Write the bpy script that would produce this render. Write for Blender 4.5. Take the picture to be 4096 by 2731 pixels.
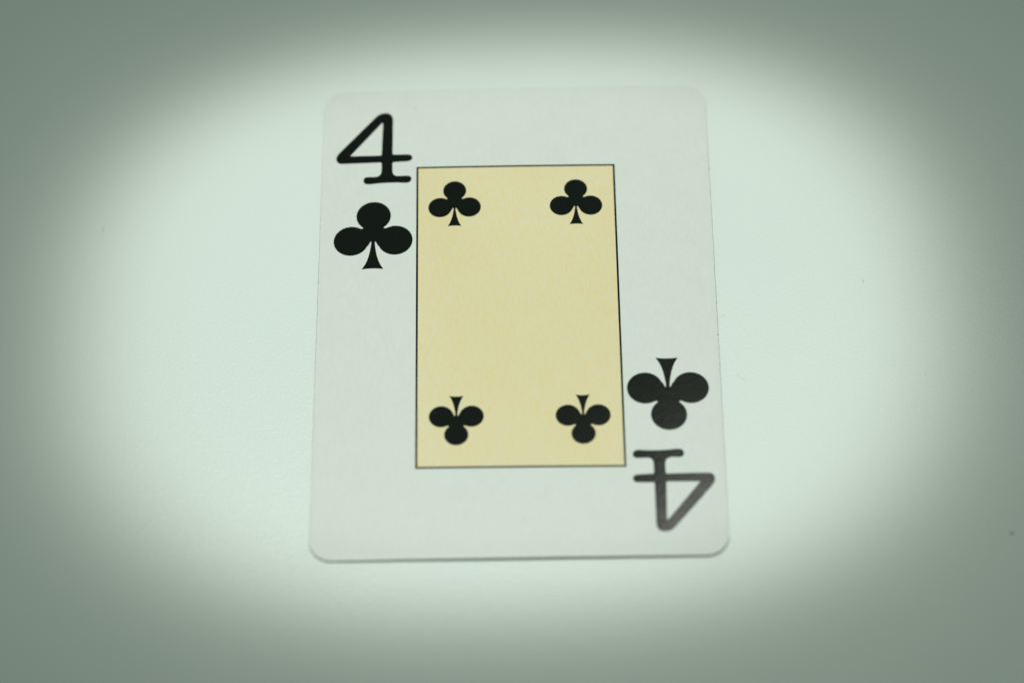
import bpy, bmesh, math, random
from mathutils import Vector, Matrix

random.seed(4)
MM = 0.001
scene = bpy.context.scene
for o in list(bpy.data.objects):
    bpy.data.objects.remove(o)

# ------------------------------------------------------------------ camera
TILT, ROLL = 0.571093, 0.034622
TARGET = Vector((-0.9086, -5.7108, 0.6)) * MM
DIST = 444.95 * MM
cam_data = bpy.data.cameras.new('camera')
cam = bpy.data.objects.new('camera', cam_data)
scene.collection.objects.link(cam)
cam_data.sensor_width = 36.0
cam_data.sensor_fit = 'HORIZONTAL'
cam_data.lens = 99.94
cam_data.clip_start = 0.01
cam_data.clip_end = 20.0
cam_pos = TARGET + Vector((0, -math.sin(TILT), math.cos(TILT))) * DIST
cam.matrix_world = (Matrix.Translation(cam_pos) @ Matrix.Rotation(TILT, 4, 'X')
                    @ Matrix.Rotation(-ROLL, 4, 'Z'))
cam_data.dof.use_dof = True
cam_data.dof.aperture_fstop = 7.6
focus_pt = Vector((-0.7, 6.0, 0.6)) * MM
fwd = Vector((0, math.sin(TILT), -math.cos(TILT)))
cam_data.dof.focus_distance = (focus_pt - cam_pos).dot(fwd)
scene.camera = cam

# ------------------------------------------------------------------ light
world = bpy.data.worlds.new('World')
scene.world = world
world.use_nodes = True
bg = world.node_tree.nodes['Background']
bg.inputs['Color'].default_value = (0.735, 1.0, 0.795, 1)      # dim even room light
bg.inputs['Strength'].default_value = 0.216

lamp_data = bpy.data.lights.new('pool_spot_light', 'SPOT')   # added spot above the card, shining straight down to make the oval pool
lamp = bpy.data.objects.new('pool_spot_light', lamp_data)
scene.collection.objects.link(lamp)
LAMP = Vector((-0.035, 0.10, 0.62))
lamp.location = LAMP
lamp_data.energy = 10.8
lamp_data.shadow_soft_size = 0.004
lamp_data.spot_size = math.radians(100.0)
lamp_data.spot_blend = 0.1
lamp_data.use_nodes = True
# the added spot's beam: a rounded, soft-edged pool (falloff shaped in the lamp's own directions)
lt = lamp_data.node_tree
em = lt.nodes['Emission']
def lmath(op, *args):
    n = lt.nodes.new('ShaderNodeMath')
    n.operation = op
    for i, v in enumerate(args):
        if hasattr(v, 'links'):
            lt.links.new(v, n.inputs[i])
        else:
            n.inputs[i].default_value = v
    return n.outputs[0]
tc = lt.nodes.new('ShaderNodeTexCoord')
sx = lt.nodes.new('ShaderNodeSeparateXYZ')
lt.links.new(tc.outputs['Normal'], sx.inputs[0])
def beam_axis(sock, lamp_c, pool_c, half):
    slope = lmath('DIVIDE', sock, sx.outputs['Z'])                   # tangent of the ray
    pos = lmath('MULTIPLY', slope, -LAMP.z)
    off = lmath('ADD', pos, lamp_c - pool_c)
    return lmath('POWER', lmath('ABSOLUTE', lmath('DIVIDE', off, half)), 2.5)
dist = lmath('POWER', lmath('ADD', beam_axis(sx.outputs['X'], LAMP.x, -0.0013, 0.0662),
                            beam_axis(sx.outputs['Y'], LAMP.y, 0.0005, 0.0515)), 0.4)
beam = lt.nodes.new('ShaderNodeValToRGB')
els = beam.color_ramp.elements
BEAM = [(0.30, 1.0), (0.77, 1.0), (0.86, 0.945), (0.95, 0.770), (1.03, 0.545), (1.11, 0.325), (1.19, 0.185), (1.27, 0.115),
        (1.36, 0.080), (1.47, 0.052), (1.6, 0.030), (1.8, 0.0)]
while len(els) < len(BEAM):
    els.new(0.5)
for e, (d, v) in zip(els, BEAM):
    w = min(1.0, max(0.0, (d - 0.75) / 0.25)) * min(1.0, max(0.0, (1.6 - d) / 0.4))      # rim of the beam is a touch warmer
    e.position = d / 2.0
    e.color = (v * (0.872 + 0.03 * w), v * 0.99, v * (0.90 - 0.02 * w), 1)
lt.links.new(lmath('MULTIPLY', dist, 0.5), beam.inputs['Fac'])
lt.links.new(beam.outputs['Color'], em.inputs['Color'])

room_data = bpy.data.lights.new('ceiling_lamp_light', 'AREA')  # small far lamp, mirrored in the glossy print
room_data.shape = 'DISK'
room_data.size = 0.20
room_data.energy = 1.3
room_data.color = (0.95, 1.0, 0.86)
room = bpy.data.objects.new('ceiling_lamp_light', room_data)
scene.collection.objects.link(room)
room.location = (0.212, 0.688, 1.5)
room.rotation_euler = (Vector((0, 0, 0)) - room.location).to_track_quat('-Z', 'Y').to_euler()

scene.view_settings.view_transform = 'Standard'
scene.view_settings.look = 'None'
scene.view_settings.exposure = 0.0
scene.view_settings.gamma = 1.0
scene.view_settings.use_curve_mapping = False

# ------------------------------------------------------------------ helpers
def material(name, rough=0.5, spec=0.5):
    m = bpy.data.materials.new(name)
    m.use_nodes = True
    nt = m.node_tree
    b = nt.nodes['Principled BSDF']
    b.inputs['Roughness'].default_value = rough
    b.inputs['Specular IOR Level'].default_value = spec
    return m, nt, b

def node(nt, kind, **kw):
    n = nt.nodes.new(kind)
    for k, v in kw.items():
        if k in n.inputs:
            n.inputs[k].default_value = v
        else:
            setattr(n, k, v)
    return n

def noise(nt, coord, scale, detail=2.0, rough=0.5, stretch=(1, 1, 1)):
    mp = node(nt, 'ShaderNodeMapping')
    mp.inputs['Scale'].default_value = stretch
    nt.links.new(coord, mp.inputs['Vector'])
    n = node(nt, 'ShaderNodeTexNoise')
    n.inputs['Scale'].default_value = scale
    n.inputs['Detail'].default_value = detail
    n.inputs['Roughness'].default_value = rough
    nt.links.new(mp.outputs['Vector'], n.inputs['Vector'])
    return n.outputs['Fac']

def ramp(nt, fac, stops):
    r = node(nt, 'ShaderNodeValToRGB')
    els = r.color_ramp.elements
    while len(els) < len(stops):
        els.new(0.5)
    for e, (p, c) in zip(els, stops):
        e.position = p
        e.color = c if len(c) == 4 else (*c, 1)
    nt.links.new(fac, r.inputs['Fac'])
    return r.outputs['Color']

def mix(nt, fac, a, b, mode='MIX'):
    m = node(nt, 'ShaderNodeMix', data_type='RGBA', blend_type=mode)
    for sock, v in ((m.inputs[0], fac), (m.inputs[6], a), (m.inputs[7], b)):
        if hasattr(v, 'links'):
            nt.links.new(v, sock)
        else:
            sock.default_value = v if not isinstance(v, tuple) or len(v) == 4 else (*v, 1)
    return m.outputs[2]

def bump(nt, height, strength, distance, normal=None):
    b = node(nt, 'ShaderNodeBump')
    b.inputs['Strength'].default_value = strength
    b.inputs['Distance'].default_value = distance
    nt.links.new(height, b.inputs['Height'])
    if normal is not None:
        nt.links.new(normal, b.inputs['Normal'])
    return b.outputs['Normal']

def coords(nt):
    return node(nt, 'ShaderNodeTexCoord').outputs['Object']

def link_mesh(name, bm, mats, parent=None, smooth=True):
    me = bpy.data.meshes.new(name)
    bm.to_mesh(me)
    bm.free()
    for m in mats:
        me.materials.append(m)
    if smooth:
        for p in me.polygons:
            p.use_smooth = True
    o = bpy.data.objects.new(name, me)
    scene.collection.objects.link(o)
    o.parent = parent
    return o

# ------------------------------------------------------------------ materials
def tabletop_material():
    m, nt, b = material('white_laminate', 0.30, 0.42)
    co = coords(nt)
    base = ramp(nt, noise(nt, co, 28, 3), [(0.3, (0.792, 0.806, 0.804)), (0.7, (0.806, 0.819, 0.817))])
    nt.links.new(base, b.inputs['Base Color'])
    grain = noise(nt, co, 2200, 2.0, 0.55)
    nt.links.new(bump(nt, grain, 0.75, 0.00007), b.inputs['Normal'])
    return m

def paper_material():
    m, nt, b = material('card_paper', 0.42, 0.35)
    co = coords(nt)
    mott = ramp(nt, noise(nt, co, 260, 4, 0.6), [(0.30, (0.752, 0.732, 0.724)), (0.70, (0.772, 0.752, 0.744))])
    fibre = ramp(nt, noise(nt, co, 1400, 2, 0.6, (1.8, 0.5, 1)), [(0.35, (0.965, 0.968, 0.965)), (0.65, (1, 1, 1))])
    col = mix(nt, 1.0, mott, fibre, 'MULTIPLY')
    # handling marks: sparse soft grey smudges and pin-point specks
    smudge = ramp(nt, noise(nt, co, 520, 2, 0.5), [(0.70, (0, 0, 0)), (0.80, (1, 1, 1))])
    sparse = ramp(nt, noise(nt, co, 90, 2, 0.5), [(0.50, (0, 0, 0)), (0.62, (0.5, 0.5, 0.5))])
    col = mix(nt, mix(nt, 1.0, smudge, sparse, 'MULTIPLY'), col, (0.50, 0.53, 0.52))
    nt.links.new(col, b.inputs['Base Color'])
    h = noise(nt, co, 1500, 3, 0.6)
    nt.links.new(bump(nt, h, 0.25, 0.00003), b.inputs['Normal'])
    return m

def edge_material():
    m, nt, b = material('card_cut_edge', 0.8, 0.1)
    co = coords(nt)
    nt.links.new(ramp(nt, noise(nt, co, 1800, 3), [(0.3, (0.19, 0.17, 0.145)), (0.7, (0.35, 0.33, 0.285))]), b.inputs['Base Color'])  # grubby cut edge, its dark tone also standing in for contact shade
    return m

def panel_material():
    m, nt, b = material('yellow_printed_panel', 0.42, 0.35)
    co = coords(nt)
    streak = noise(nt, co, 1000, 2, 0.6, (3.2, 0.8, 1))
    cloud = noise(nt, co, 160, 3, 0.55)
    col = ramp(nt, streak, [(0.34, (0.875, 0.655, 0.36)), (0.50, (0.85, 0.69, 0.445)), (0.66, (0.825, 0.72, 0.54))])
    col = mix(nt, 0.35, col, ramp(nt, cloud, [(0.3, (0.855, 0.68, 0.42)), (0.7, (0.83, 0.705, 0.485))]))
    dots = node(nt, 'ShaderNodeTexVoronoi')
    dots.inputs['Scale'].default_value = 4500
    dots.inputs['Randomness'].default_value = 0.15
    nt.links.new(co, dots.inputs['Vector'])
    dt = ramp(nt, dots.outputs['Distance'], [(0.2, (0.94, 0.92, 0.80)), (0.6, (1, 1, 1))])
    nt.links.new(mix(nt, 0.8, col, dt, 'MULTIPLY'), b.inputs['Base Color'])
    h = noise(nt, co, 1500, 3, 0.6)
    nt.links.new(bump(nt, h, 0.25, 0.00003), b.inputs['Normal'])
    return m

def ink_material():
    m, nt, b = material('black_ink', 0.13, 0.42)
    co = coords(nt)
    body = ramp(nt, noise(nt, co, 900, 3, 0.6, (1.6, 0.4, 1)), [(0.3, (0.0006, 0.0016, 0.0010)), (0.7, (0.0014, 0.0030, 0.0020))])
    chips = ramp(nt, noise(nt, co, 2600, 1, 0.5), [(0.80, (0, 0, 0)), (0.83, (1, 1, 1))])
    nt.links.new(mix(nt, chips, body, (0.10, 0.12, 0.11)), b.inputs['Base Color'])
    h = noise(nt, co, 800, 3, 0.65)
    nt.links.new(bump(nt, h, 0.22, 0.00004), b.inputs['Normal'])
    return m

def lint_material(name, c):
    m, nt, b = material(name, 0.8, 0.2)
    co = coords(nt)
    nt.links.new(ramp(nt, noise(nt, co, 3000, 2), [(0.3, tuple(x * 0.8 for x in c)), (0.7, c)]), b.inputs['Base Color'])
    return m

TABLE, PAPER, EDGE, PANEL, INK = tabletop_material(), paper_material(), edge_material(), panel_material(), ink_material()

# ------------------------------------------------------------------ setting: tabletop
bm = bmesh.new()
bmesh.ops.create_cube(bm, size=1.0, matrix=Matrix.Translation((0, 0.05, -0.0125)) @ Matrix.Diagonal((1.2, 0.8, 0.025, 1)))
bmesh.ops.bevel(bm, geom=bm.edges[:], offset=0.003, segments=3, affect='EDGES')
table = link_mesh('tabletop', bm, [TABLE], smooth=False)
table['kind'] = 'structure'
table['label'] = 'smooth white laminate tabletop under the playing card'

# ------------------------------------------------------------------ playing card
W, H, T, R = 63.0, 88.0, 0.32, 3.5          # millimetres
root = bpy.data.objects.new('playing_card', None)
scene.collection.objects.link(root)
root.rotation_euler = (0, 0, -0.021836)
root.empty_display_size = 0.02
root['label'] = 'white four of clubs playing card with pale yellow centre panel lying face up'
root['category'] = 'playing card'

def warp(x, y):
    """height of the card's underside: the sheet is slightly bowed, most at its far end"""
    t = (y + 44.0) / 88.0
    u = max(0.0, 1 - ((x - 4.0) / 36.0) ** 2)
    return 0.03 + (0.28 + 0.30 * t * t) * u

def card_outline():
    pts = []
    def seg(a, b, step=0.35):
        n = max(1, int((Vector(b) - Vector(a)).length / step))
        for i in range(n):
            f = i / n
            pts.append((a[0] + (b[0] - a[0]) * f, a[1] + (b[1] - a[1]) * f))
    def arc(cx, cy, a0):
        for i in range(14):
            a = a0 + math.pi / 2 * i / 14
            pts.append((cx + R * math.cos(a), cy + R * math.sin(a)))
    w, h = W / 2, H / 2
    seg((w, -h + R), (w, h - R)); arc(w - R, h - R, 0)
    seg((w - R, h), (-w + R, h)); arc(-w + R, h - R, math.pi / 2)
    seg((-w, h - R), (-w, -h + R)); arc(-w + R, -h + R, math.pi)
    seg((-w + R, -h), (w - R, -h)); arc(w - R, -h + R, 1.5 * math.pi)
    return pts

bm = bmesh.new()
out = card_outline()
burr = []
k = 0.0
for p in out:                                # die-cut edge: tiny burrs and a few nicks
    k = 0.6 * k + random.uniform(-0.016, 0.016)
    nick = -random.uniform(0.05, 0.11) if random.random() < 0.02 else 0.0
    burr.append(k + nick)
rings = [1.0, 0.985, 0.965, 0.93] + [0.93 - 0.0387 * i for i in range(1, 24)]
top_rings = []
for ri, s in enumerate(rings):
    row = []
    for (x, y), bb in zip(out, burr):
        l = math.hypot(x, y)
        g = s * (1 + (bb / l if ri == 0 else 0))
        xx, yy = x * g, y * g
        z = warp(xx, yy) + T - (0.025 if ri == 0 else 0.0)
        row.append(bm.verts.new((xx * MM, yy * MM, z * MM)))
    top_rings.append(row)
N = len(out)
for a, b_ in zip(top_rings, top_rings[1:]):
    for i in range(N):
        bm.faces.new((a[i], a[(i + 1) % N], b_[(i + 1) % N], b_[i]))
cv = bm.verts.new((0, 0, (warp(0, 0) + T) * MM))
for i in range(N):
    bm.faces.new((top_rings[-1][i], top_rings[-1][(i + 1) % N], cv))
under = []
for (x, y), bb in zip(out, burr):
    g = 1 + (bb + 0.07) / math.hypot(x, y)  # underside flared so the dark edge draws a painted contact-shade line
    under.append(bm.verts.new((x * g * MM, y * g * MM, warp(x * g, y * g) * MM)))
for i in range(N):
    f = bm.faces.new((under[i], under[(i + 1) % N], top_rings[0][(i + 1) % N], top_rings[0][i]))
    f.material_index = 1
low = []
for s in (0.8, 0.55, 0.3, 0.1):
    low.append([bm.verts.new((x * s * MM, y * s * MM, warp(x * s, y * s) * MM)) for x, y in out])
prev = under
for row in low:
    for i in range(N):
        bm.faces.new((prev[(i + 1) % N], prev[i], row[i], row[(i + 1) % N]))
    prev = row
cv = bm.verts.new((0, 0, warp(0, 0) * MM))
for i in range(N):
    bm.faces.new((prev[(i + 1) % N], prev[i], cv))
bmesh.ops.recalc_face_normals(bm, faces=bm.faces[:])
stock = link_mesh('card_stock', bm, [PAPER, EDGE], root)
stock.data.set_sharp_from_angle(angle=math.radians(50))

def drape(bm, lift):
    for v in bm.verts:
        v.co.z = (warp(v.co.x, v.co.y) + T + lift)
        v.co *= MM

def rot180(pts, off):
    return [(-x + off[0], -y + off[1]) for x, y in pts]

def smooth_loop(pts, keep=0.8):
    """round a traced loop a little (corner cutting), keeping long straight runs"""
    o = []
    n = len(pts)
    for i in range(n):
        p, a, b = Vector(pts[i]), Vector(pts[i - 1]), Vector(pts[(i + 1) % n])
        for q in (a, b):
            d = q - p
            o.append(tuple(p + d * min(0.25, 0.2 / max(d.length, 1e-6))))
    return o

def fatten(pts, d):
    n = len(pts)
    area = sum(pts[i - 1][0] * pts[i][1] - pts[i][0] * pts[i - 1][1] for i in range(n))
    sg = 1 if area > 0 else -1
    o = []
    for i in range(n):
        t = (Vector(pts[(i + 1) % n]) - Vector(pts[i - 1])).normalized()
        o.append((pts[i][0] + sg * t.y * d, pts[i][1] - sg * t.x * d))
    return o

def printed(name, loops, lift, mat, label=None, sub=2):
    """a flat printed shape lying on the card's face; loops[0] outer, the rest are holes"""
    bm = bmesh.new()
    edges = []
    for lp in loops:
        vs = [bm.verts.new((x, y, 0)) for x, y in lp]
        edges += [bm.edges.new((vs[i], vs[(i + 1) % len(vs)])) for i in range(len(vs))]
    bmesh.ops.triangle_fill(bm, use_beauty=True, use_dissolve=False, edges=edges)
    for _ in range(sub):
        long_e = [e for e in bm.edges if e.calc_length() > 1.2]
        if long_e:
            bmesh.ops.subdivide_edges(bm, edges=long_e, cuts=1, use_grid_fill=False)
            bmesh.ops.triangulate(bm, faces=bm.faces[:])
    bmesh.ops.recalc_face_normals(bm, faces=bm.faces[:])
    if sum(f.normal.z for f in bm.faces) < 0:
        bmesh.ops.reverse_faces(bm, faces=bm.faces[:])
    drape(bm, lift)
    o = link_mesh(name, bm, [mat], root)
    if label:
        o['label'] = label
    return o

# yellow panel and its thin black outline
C = [(-16.11, 28.26), (16.16, 28.11), (16.46, -28.68), (-15.70, -28.43)]     # outer corners of the line
LW = 0.32
mid = Vector((sum(c[0] for c in C) / 4, sum(c[1] for c in C) / 4))
def inset(c, d):
    return (c[0] - math.copysign(d, c[0] - mid.x), c[1] - math.copysign(d, c[1] - mid.y))
Ci = [inset(c, LW * 0.5) for c in C]
def patch(name, quad, nx, ny, lift, mat, label=None):
    bm = bmesh.new()
    g = []
    for j in range(ny + 1):
        row = []
        for i in range(nx + 1):
            u, v = i / nx, j / ny
            a = Vector(quad[0]).lerp(Vector(quad[1]), u)
            b = Vector(quad[3]).lerp(Vector(quad[2]), u)
            p = a.lerp(b, v)
            row.append(bm.verts.new((p.x, p.y, 0)))
        g.append(row)
    for j in range(ny):
        for i in range(nx):
            bm.faces.new((g[j + 1][i], g[j + 1][i + 1], g[j][i + 1], g[j][i]))
    drape(bm, lift)
    o = link_mesh(name, bm, [mat], root)
    if label:
        o['label'] = label
    return o
patch('centre_panel', Ci, 20, 34, 0.008, PANEL, 'pale yellow printed panel')
bm = bmesh.new()
def chain(a, b, n):
    return [Vector(a).lerp(Vector(b), i / n) for i in range(n)]
oo, ii = [], []
Cin = [inset(c, LW) for c in C]
for k_ in range(4):
    n = 24
    oo += chain(C[k_], C[(k_ + 1) % 4], n)
    ii += chain(Cin[k_], Cin[(k_ + 1) % 4], n)
vo = [bm.verts.new((p.x, p.y, 0)) for p in oo]
vi = [bm.verts.new((p.x, p.y, 0)) for p in ii]
for i in range(len(vo)):
    j = (i + 1) % len(vo)
    bm.faces.new((vo[j], vo[i], vi[i], vi[j]))
bmesh.ops.recalc_face_normals(bm, faces=bm.faces[:])
if sum(f.normal.z for f in bm.faces) < 0:
    bmesh.ops.reverse_faces(bm, faces=bm.faces[:])
drape(bm, 0.016)
link_mesh('panel_outline', bm, [INK], root)['label'] = 'thin black outline of the yellow panel'

def club(cx, cy, r_top, y_top, r_side, x_side, y_side, join_top, neck, stem, foot):
    """outline of a club: three round lobes, webbed joins and a flared stem (millimetres)"""
    def arc(ox, oy, r, p0, p1, n, ccw):
        a0 = math.atan2(p0[1] - oy, p0[0] - ox)
        a1 = math.atan2(p1[1] - oy, p1[0] - ox)
        if ccw:
            while a1 < a0: a1 += 2 * math.pi
        else:
            while a1 > a0: a1 -= 2 * math.pi
        return [(ox + r * math.cos(a0 + (a1 - a0) * i / n), oy + r * math.sin(a0 + (a1 - a0) * i / n)) for i in range(n + 1)]
    half = [(0.0, foot)]                                        # right half, from foot upwards
    half += [(stem[0][0] * 0.5, foot * 0.75 + stem[0][1] * 0.25)]
    half += stem
    half += neck                                                # pointed notch between stem and lobe
    a = (x_side - math.sqrt(r_side ** 2 - (r_side * 0.39) ** 2), -r_side * 0.39)
    b = (join_top[0] + 0.28, join_top[1] + 0.03)
    half += arc(x_side, y_side, r_side, a, b, 40, True)
    half += [join_top]
    c = (join_top[0] - 0.02, join_top[1] + 0.22)
    half += arc(0.0, y_top, r_top, c, (0.0, y_top + r_top), 26, True)
    left = [(-x, y) for x, y in reversed(half[1:-1])]
    return [(cx + x, cy + y) for x, y in half + left]

# small club pips (local origin: axis of the pip, y of the side lobes)
small = dict(r_top=1.87, y_top=3.27, r_side=1.90, x_side=2.345, y_side=0.0, join_top=(1.19, 1.65), neck=[(0.29, -0.13), (0.40, -0.38), (0.53, -0.64)],
             stem=[(1.11, -3.70), (1.00, -3.52), (0.80, -3.12), (0.60, -2.60), (0.42, -2.00), (0.29, -1.35), (0.20, -0.70), (0.165, -0.38), (0.175, -0.18)], foot=-3.58)
big = dict(r_top=2.78, y_top=4.80, r_side=2.81, x_side=3.535, y_side=0.0, join_top=(1.68, 2.42), neck=[(0.41, -0.16), (0.56, -0.50), (0.77, -0.93)],
           stem=[(1.74, -5.50), (1.55, -5.20), (1.22, -4.62), (0.93, -3.90), (0.67, -3.00), (0.48, -2.05), (0.36, -1.20), (0.29, -0.50), (0.30, -0.22)], foot=-5.36)
LIFT = 0.018
s_tl = club(-9.86, 20.07, **small)
s_tr = club(9.73, 20.02, **small)
b_tl = club(-22.92, 13.92, **big)
printed('club_pip', [s_tl], LIFT, INK, 'upright small black club pip beside the large index club')
printed('club_pip', [s_tr], LIFT, INK, 'upright small black club pip away from the index numeral')
printed('club_pip', [rot180(s_tl, (0.21, 0.67))], LIFT, INK, 'upside-down small black club pip beside the large index club')
printed('club_pip', [rot180(s_tr, (0.27, 0.74))], LIFT, INK, 'upside-down small black club pip away from the index numeral')
printed('index_club', [b_tl], LIFT, INK, 'upright large black club under the numeral')
printed('index_club', [rot180(b_tl, (0.36, -0.76))], LIFT, INK, 'upside-down large black club')

four = [(-29.26, 30.2), (-29.17, 30.78), (-28.87, 31.35), (-22.84, 38.67), (-22.17, 39.23), (-21.27, 39.39), (-20.64, 39.22), (-20.26, 38.75),
        (-20.11, 38.09), (-20.09, 30.84), (-17.58, 30.83), (-17.06, 30.72), (-16.79, 30.19), (-16.99, 29.68), (-17.56, 29.5), (-20.08, 29.4),
        (-20.05, 27.36), (-19.87, 26.85), (-19.4, 26.52), (-17.42, 26.56), (-17.01, 26.34), (-16.92, 25.89), (-17.05, 25.44), (-17.61, 25.16),
        (-19.17, 25.3), (-20.73, 25.3), (-22.28, 25.23), (-23.73, 25.07), (-24.46, 25.15), (-24.73, 25.79), (-24.58, 26.28), (-24.12, 26.49),
        (-22.82, 26.42), (-22.15, 26.64), (-21.82, 27.08), (-21.74, 27.91), (-21.78, 29.41), (-28.5, 29.32), (-28.98, 29.55)]
hole = [(-27.08, 30.76), (-21.97, 37.33), (-21.82, 37.43), (-21.68, 37.27), (-21.81, 30.72)]
four, hole = fatten(smooth_loop(four), 0.04), fatten(smooth_loop(hole), -0.04)
printed('index_numeral', [four, hole], LIFT, INK, 'upright black numeral 4')
printed('index_numeral', [rot180(four, (0.59, -0.57)), rot180(hole, (0.59, -0.57))], LIFT, INK, 'upside-down black numeral 4')

# ------------------------------------------------------------------ lint and dust on the tabletop
c0, s0 = math.cos(-0.021836), math.sin(-0.021836)
def on_table(x, y):
    return Vector(((c0 * x - s0 * y) * MM, (s0 * x + c0 * y) * MM, 0))
LINT = lint_material('grey_lint', (0.30, 0.37, 0.34))
DUST = lint_material('dark_dust', (0.30, 0.40, 0.36))
def fibre(x, y, pts, r, label):
    bm = bmesh.new()
    rows = []
    n = len(pts)
    for i, (px, py, pz) in enumerate(pts):
        q0, q1 = Vector(pts[max(i - 1, 0)]), Vector(pts[min(i + 1, n - 1)])
        t = (q1 - q0).normalized()
        side = t.cross(Vector((0, 0, 1))).normalized()
        up = side.cross(t)
        rr = r * (0.55 if i in (0, n - 1) else 1.0)
        rows.append([bm.verts.new((Vector((px, py, pz + r)) + side * rr * math.cos(a) + up * rr * math.sin(a)) * MM)
                     for a in [k2 * math.pi / 3 for k2 in range(6)]])
    for a, b_ in zip(rows, rows[1:]):
        for i in range(6):
            bm.faces.new((a[i], a[(i + 1) % 6], b_[(i + 1) % 6], b_[i]))
    bm.faces.new(rows[0][::-1]); bm.faces.new(rows[-1])
    bmesh.ops.recalc_face_normals(bm, faces=bm.faces[:])
    o = link_mesh('lint_fibre', bm, [LINT])
    o.location = on_table(x, y)
    o['label'], o['category'], o['group'] = label, 'fibre', 'lint fibres on the tabletop'
def bow(l, b, a, n=9, lift=0.0):
    ca, sa = math.cos(a), math.sin(a)
    res = []
    for i in range(n):
        u = i / (n - 1) * 2 - 1
        px, py = u * l / 2, b * (1 - u * u)
        res.append((ca * px - sa * py, sa * px + ca * py, lift * (1 - u * u)))
    return res
fibre(54.99, 4.93, bow(0.55, 0.06, 2.0), 0.025, 'short straight dark fibre lying alone on the open tabletop')
fibre(-66.43, 17.35, bow(1.30, 0.30, 1.45), 0.020, 'long faint bowed fibre on the side of the plain card edge beside the upright numeral')
fibre(32.64, -1.12, bow(0.32, 0.20, 2.3), 0.018, 'tiny hooked fibre lying against the long edge of the card')
fibre(34.92, -12.62, [(-0.6, 0.7, 0), (-0.65, 0.3, 0), (-0.45, -0.05, 0), (-0.1, -0.2, 0), (0.25, -0.4, 0), (0.5, -0.75, 0)], 0.012, 'very thin squiggly fibre near the large upside-down club')
def speck(x, y, r, label):
    bm = bmesh.new()
    bmesh.ops.create_icosphere(bm, subdivisions=2, radius=1.0)
    for v in bm.verts:
        j = 1 + random.uniform(-0.25, 0.25)
        v.co = Vector((v.co.x * r * j * 1.15, v.co.y * r * j * 0.9, max(0.0, (v.co.z + 0.55) * r * 0.5 * j))) * MM
    o = link_mesh('dust_speck', bm, [DUST])
    o.location = on_table(x, y)
    o['label'], o['category'], o['group'] = label, 'dust', 'dust specks on the tabletop'
speck(73.81, -40.91, 0.20, 'largest round dust speck, far out on the tabletop past the upside-down numeral')
speck(-52.24, -9.35, 0.06, 'lone pinpoint dust speck on the tabletop beside the edge with the upright index')
speck(63.24, -12.7, 0.06, 'pinpoint dust speck nearer the card of a pair out past the upside-down large club')
speck(70.22, -15.79, 0.07, 'pinpoint dust speck farther from the card of a pair out past the upside-down large club')
